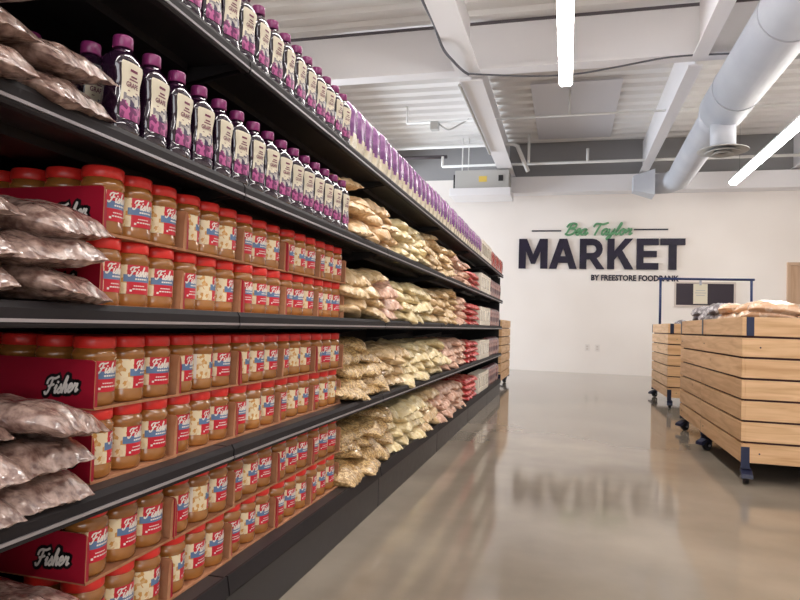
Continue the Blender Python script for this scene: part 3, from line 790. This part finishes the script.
shelf_bags('B', [('peach', 'dry_food_bag', 'peach', 3, (4, 3, 3)), ('cream', 'dry_food_bag', 'cream', 3, (4, 4, 3)), ('tan', 'dry_food_bag', 'tan', 4, (4, 3)), ('pink', 'dry_food_bag', 'pinkish', 3, 3)])
shelf_bags('C', [('tan', 'dry_food_bag', 'tan', 2, 4), ('pink', 'dry_food_bag', 'pinkish', 1, 4), ('cream', 'dry_food_bag', 'cream', 4, (4, 4, 3)), ('tan', 'dry_food_bag', 'tan', 4, (3, 4)), ('pink', 'dry_food_bag', 'pinkish', 2, 4)])
shelf_bags('D', [('pasta', 'grain_bag', 'clear grain-filled', 2, 4), ('tan', 'dry_food_bag', 'tan', 2, 4), ('cream', 'dry_food_bag', 'cream', 5, (4, 4, 5)), ('pink', 'dry_food_bag', 'pinkish', 4, 4)])
shelf_bags('E', [('pasta', 'grain_bag', 'clear grain-filled', 3, (4, 4, 4)), ('cream', 'dry_food_bag', 'cream', 3, 4), ('tan', 'dry_food_bag', 'tan', 2, 4), ('pink', 'dry_food_bag', 'pinkish', 5, 4)])
for sh in 'BCDE':
    P = bags('redbag', 'red_bag', .24, .19, .05)
    for c in range(3):
        for l in range(4 if sh != 'B' else 3):
            put(P[rnd.randrange(3)], (-.13+rnd.uniform(-.01, .01), 5.05+c*.185, ZS[sh]+.001+l*.044), (rnd.uniform(-.05, .05), 0, rnd.uniform(-.15, .15)),
                'red bag, %s in the %s red pile, %s' % (LV[l], o_(c), shelfname[sh]), 'red bags piled on the shelves')
# brown bean bags in the near left foreground: length along the shelf, pointed seal to the right
BB = [bag_mesh('bean_bag', .26, .17, .062, 'beans', s, lump=.20, wr=.0035, seal=.04, pu=3.2, pe=.55) for s in (11, 12, 13, 14)]
for sh, cols in (('B', (2, 3, 3)), ('C', (3, 3, 3)), ('D', (3, 3, 3)), ('E', (3, 4, 3))):
    for c, n_ in enumerate(cols):
        for l in range(n_):
            put(BB[rnd.randrange(4)], (-.105+rnd.uniform(-.02, .02), .80-c*.165+rnd.uniform(-.016, .012), ZS[sh]+.001+l*.053), (rnd.uniform(-.15, .12), rnd.uniform(-.06, .08), rnd.uniform(-.3, .3)),
                'clear bag of brown beans, %s in the %s pile left of the jars, %s' % (LV[l], o_(c), shelfname[sh]), 'bags of brown beans at the near left')
# ================================================================ WOODEN CRATES ON CASTERS
def caster(parent, x, y, ang, brm='bluesteel'):
    t = bpy.data.objects.new('caster', None); C.objects.link(t); t.parent = parent; t.location = (x, y, 0); t.rotation_euler = (0, 0, ang)
    bm = bmnew()
    P = [(.0, 0)]; seg = 24
    rings = []
    for yy, r in ((-.014, .026), (-.012, .032), (.012, .032), (.014, .026)):
        rings.append([bm.verts.new((r*math.cos(2*PI*i/seg), yy, .0325+r*math.sin(2*PI*i/seg))) for i in range(seg)])
    for a, b in zip(rings, rings[1:]):
        for i in range(seg): bm.faces.new([a[i], a[(i+1) % seg], b[(i+1) % seg], b[i]]).smooth = True
    bm.faces.new(rings[0][::-1]); bm.faces.new(rings[-1])
    obj('wheel', bm, 'rubber', t)
    bm = bmnew()
    for s in (-1, 1): prism(bm, [(-.012, .025), (.012, .025), (.034, .078), (-.004, .078)], s*.018-.0015, s*.018+.0015)
    box(bm, -.02, .035, -.022, .022, .078, .082); tube(bm, [(0, -.022, .0325), (0, .021, .0325)], .006, 8)
    box(bm, .008, .028, -.011, .011, .082, .103)
    obj('fork', bm, 'caster', t)
    bm = bmnew(); lathe(bm, [(.0, -.0245), (.008, -.0245), (.008, .0245), (.0, .0245)], 10, caps=False)
    for v in bm.verts: v.co = Vector((v.co.x, v.co.z, v.co.y+.0325))
    obj('axle_bolt', bm, 'chrome', t)
    bm = bmnew(); prism(bm, [(-.072, .040), (-.066, .058), (-.03, .074), (.0, .077), (.0, .064), (-.03, .056), (-.058, .034)], -.026, .026); obj('brake_pedal', bm, 'caster', t)
    return t
def crate(name_lab, x0, x1, y0, y1, z0=.105, z1=.855, wood='wood', casters=((0, 0), (0, 1), (1, 0), (1, 1))):
    t = empty('wooden_crate', (x0, y0, 0), name_lab, 'crate', 'wooden slatted crates on casters')
    wx, wy = x1-x0, y1-y0; pitch = (z1-z0)/7; tk = .018
    # dark inner frame seen through the gaps
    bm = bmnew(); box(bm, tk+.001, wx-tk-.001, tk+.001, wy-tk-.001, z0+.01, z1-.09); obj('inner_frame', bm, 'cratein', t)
    for k in range(7):
        za = z0+k*pitch+.0055; zb = z0+(k+1)*pitch-.0055
        for (a, b, c, d) in ((0, tk, .0, wy), (tk, wx-tk, 0, tk), (wx-tk, wx, 0, wy), (tk, wx-tk, wy-tk, wy)):
            bm = bmnew(); box(bm, a, b, c, d, za, zb)
            o = obj('board', bm, wood, t, bevel=.0015)
    zt_ = z1-pitch+.0055
    for (a, b, c, d) in ((.02, .055, -.003, -.0002), (wx-.055, wx-.02, -.003, -.0002), (-.003, -.0002, wy-.045, wy-.01)):
        bm = bmnew(); box(bm, a, b, c, d, zt_, z1-.0055); obj('corner_strap', bm, 'bluesteel', t)
    for a in (.0, wx-.04):
        for c in (-.003, wy+.0002):
            bm = bmnew(); box(bm, a, a+.04, c, c+.0028, .085, z0+.085); obj('caster_bracket', bm, 'bluesteel', t)
    for k in (0, 5):
        zb = z0+pitch*(k+.5)
        for p0, p1 in (((.085, .001, zb), (.085, -.0025, zb)), ((.001, wy-.08, zb), (-.0025, wy-.08, zb))):
            bm = bmnew(); tube(bm, [p0, p1], .004, 8); obj('bolt_head', bm, 'bluesteel', t)
    for i, (a, c) in enumerate(casters):
        caster(t, .03 if a == 0 else wx-.06, .03 if c == 0 else wy-.05, (1.45, .6, 2.2, 1.1)[i])
    return t
c1 = crate('slatted pine crate on casters, nearest at the right edge', 1.60, 2.80, 3.60, 4.61)
c2 = crate('slatted pine crate on casters, directly behind the nearest crate', 1.605, 2.78, 4.622, 5.45, wood='wood2')
c3 = crate('slatted pine crate carrying the blue sign frame', 1.71, 2.86, 6.86, 8.08, wood='wood')
c4 = crate('slatted pine crate beyond the far end of the shelving', -1.15, -.03, 7.75, 8.95, wood='wood2')
# blue tube frame on crate 3 (local coordinates of c3)
bm = bmnew(); ly = 7.95-6.86; xa, xb, zt3 = 1.775-1.71, 2.735-1.71, 1.385
tube(bm, [(xa, ly, .70), (xa, ly, zt3)], .014, 10); tube(bm, [(xb, ly, .70), (xb, ly, zt3)], .014, 10); tube(bm, [(xa-.03, ly, zt3), (xb+.03, ly, zt3)], .014, 10)
obj('sign_frame', bm, 'bluepole', c3)
t = empty('hanging_card', (2.205, 7.95, 1.10), 'small cream price card hanging from the blue frame', 'card')
bm = bmnew(); box(bm, -.075, .075, -.001, .001, .0, .23); obj('card_sheet', bm, 'paper', t)
bm = bmnew(); box(bm, -.012, .012, -.006, .004, .215, .27); obj('clip', bm, 'chrome', t)
bm = bmnew()
for k, wd in enumerate((.05, .06, .045)): box(bm, -wd, wd, -.0018, -.0012, .15-k*.028, .158-k*.028)
obj('printed_lines', bm, 'unit', t)
# bags heaped in the crates
def heap(kind, name, colr, x0, x1, y0, y1, nx, ny, z, layers, where, dims=(.27, .2), th=.07):
    P = bags(kind, name, dims[0], dims[1], th)
    for l in range(layers):
        for i in range(nx):
            for j in range(ny):
                x = x0+(x1-x0)*(i+.5)/nx+rnd.uniform(-.02, .02); y = y0+(y1-y0)*(j+.5)/ny+rnd.uniform(-.02, .02)
                put(P[rnd.randrange(3)], (x, y, z+l*.05+rnd.uniform(0, .015)), (rnd.uniform(-.14, .14), rnd.uniform(-.14, .14), rnd.uniform(-.4, .4)),
                    '%s bag in %s, %s from left, %s from front, %s layer' % (colr, where, o_(i), o_(j), ('bottom', 'top')[l]), 'bags heaped in the crates')
heap('orange', 'snack_bag', 'orange-tan', 1.66, 2.74, 3.66, 4.56, 4, 3, .825, 2, 'the nearest crate', (.26, .21))
heap('orange', 'snack_bag', 'orange-tan', 2.1, 2.74, 4.68, 5.40, 2, 3, .84, 2, 'the second crate', (.26, .21))
heap('silverbag', 'silver_bag', 'silver grey', 1.66, 2.1, 4.68, 5.40, 2, 3, .84, 2, 'the second crate', (.2, .2))
heap('silverbag', 'silver_bag', 'silver grey', 1.85, 2.8, 6.95, 7.8, 4, 3, .815, 1, 'the blue-framed crate', (.2, .2))
heap('redbag', 'red_bag', 'red', -.9, -.06, 7.8, 8.4, 3, 2, .785, 1, 'the crate beyond the shelving', (.2, .18))
# drop unused masters
for P in list(bagset.values())+[BB]:
    for p in P:
        if 'label' not in p.keys(): bpy.data.objects.remove(p)
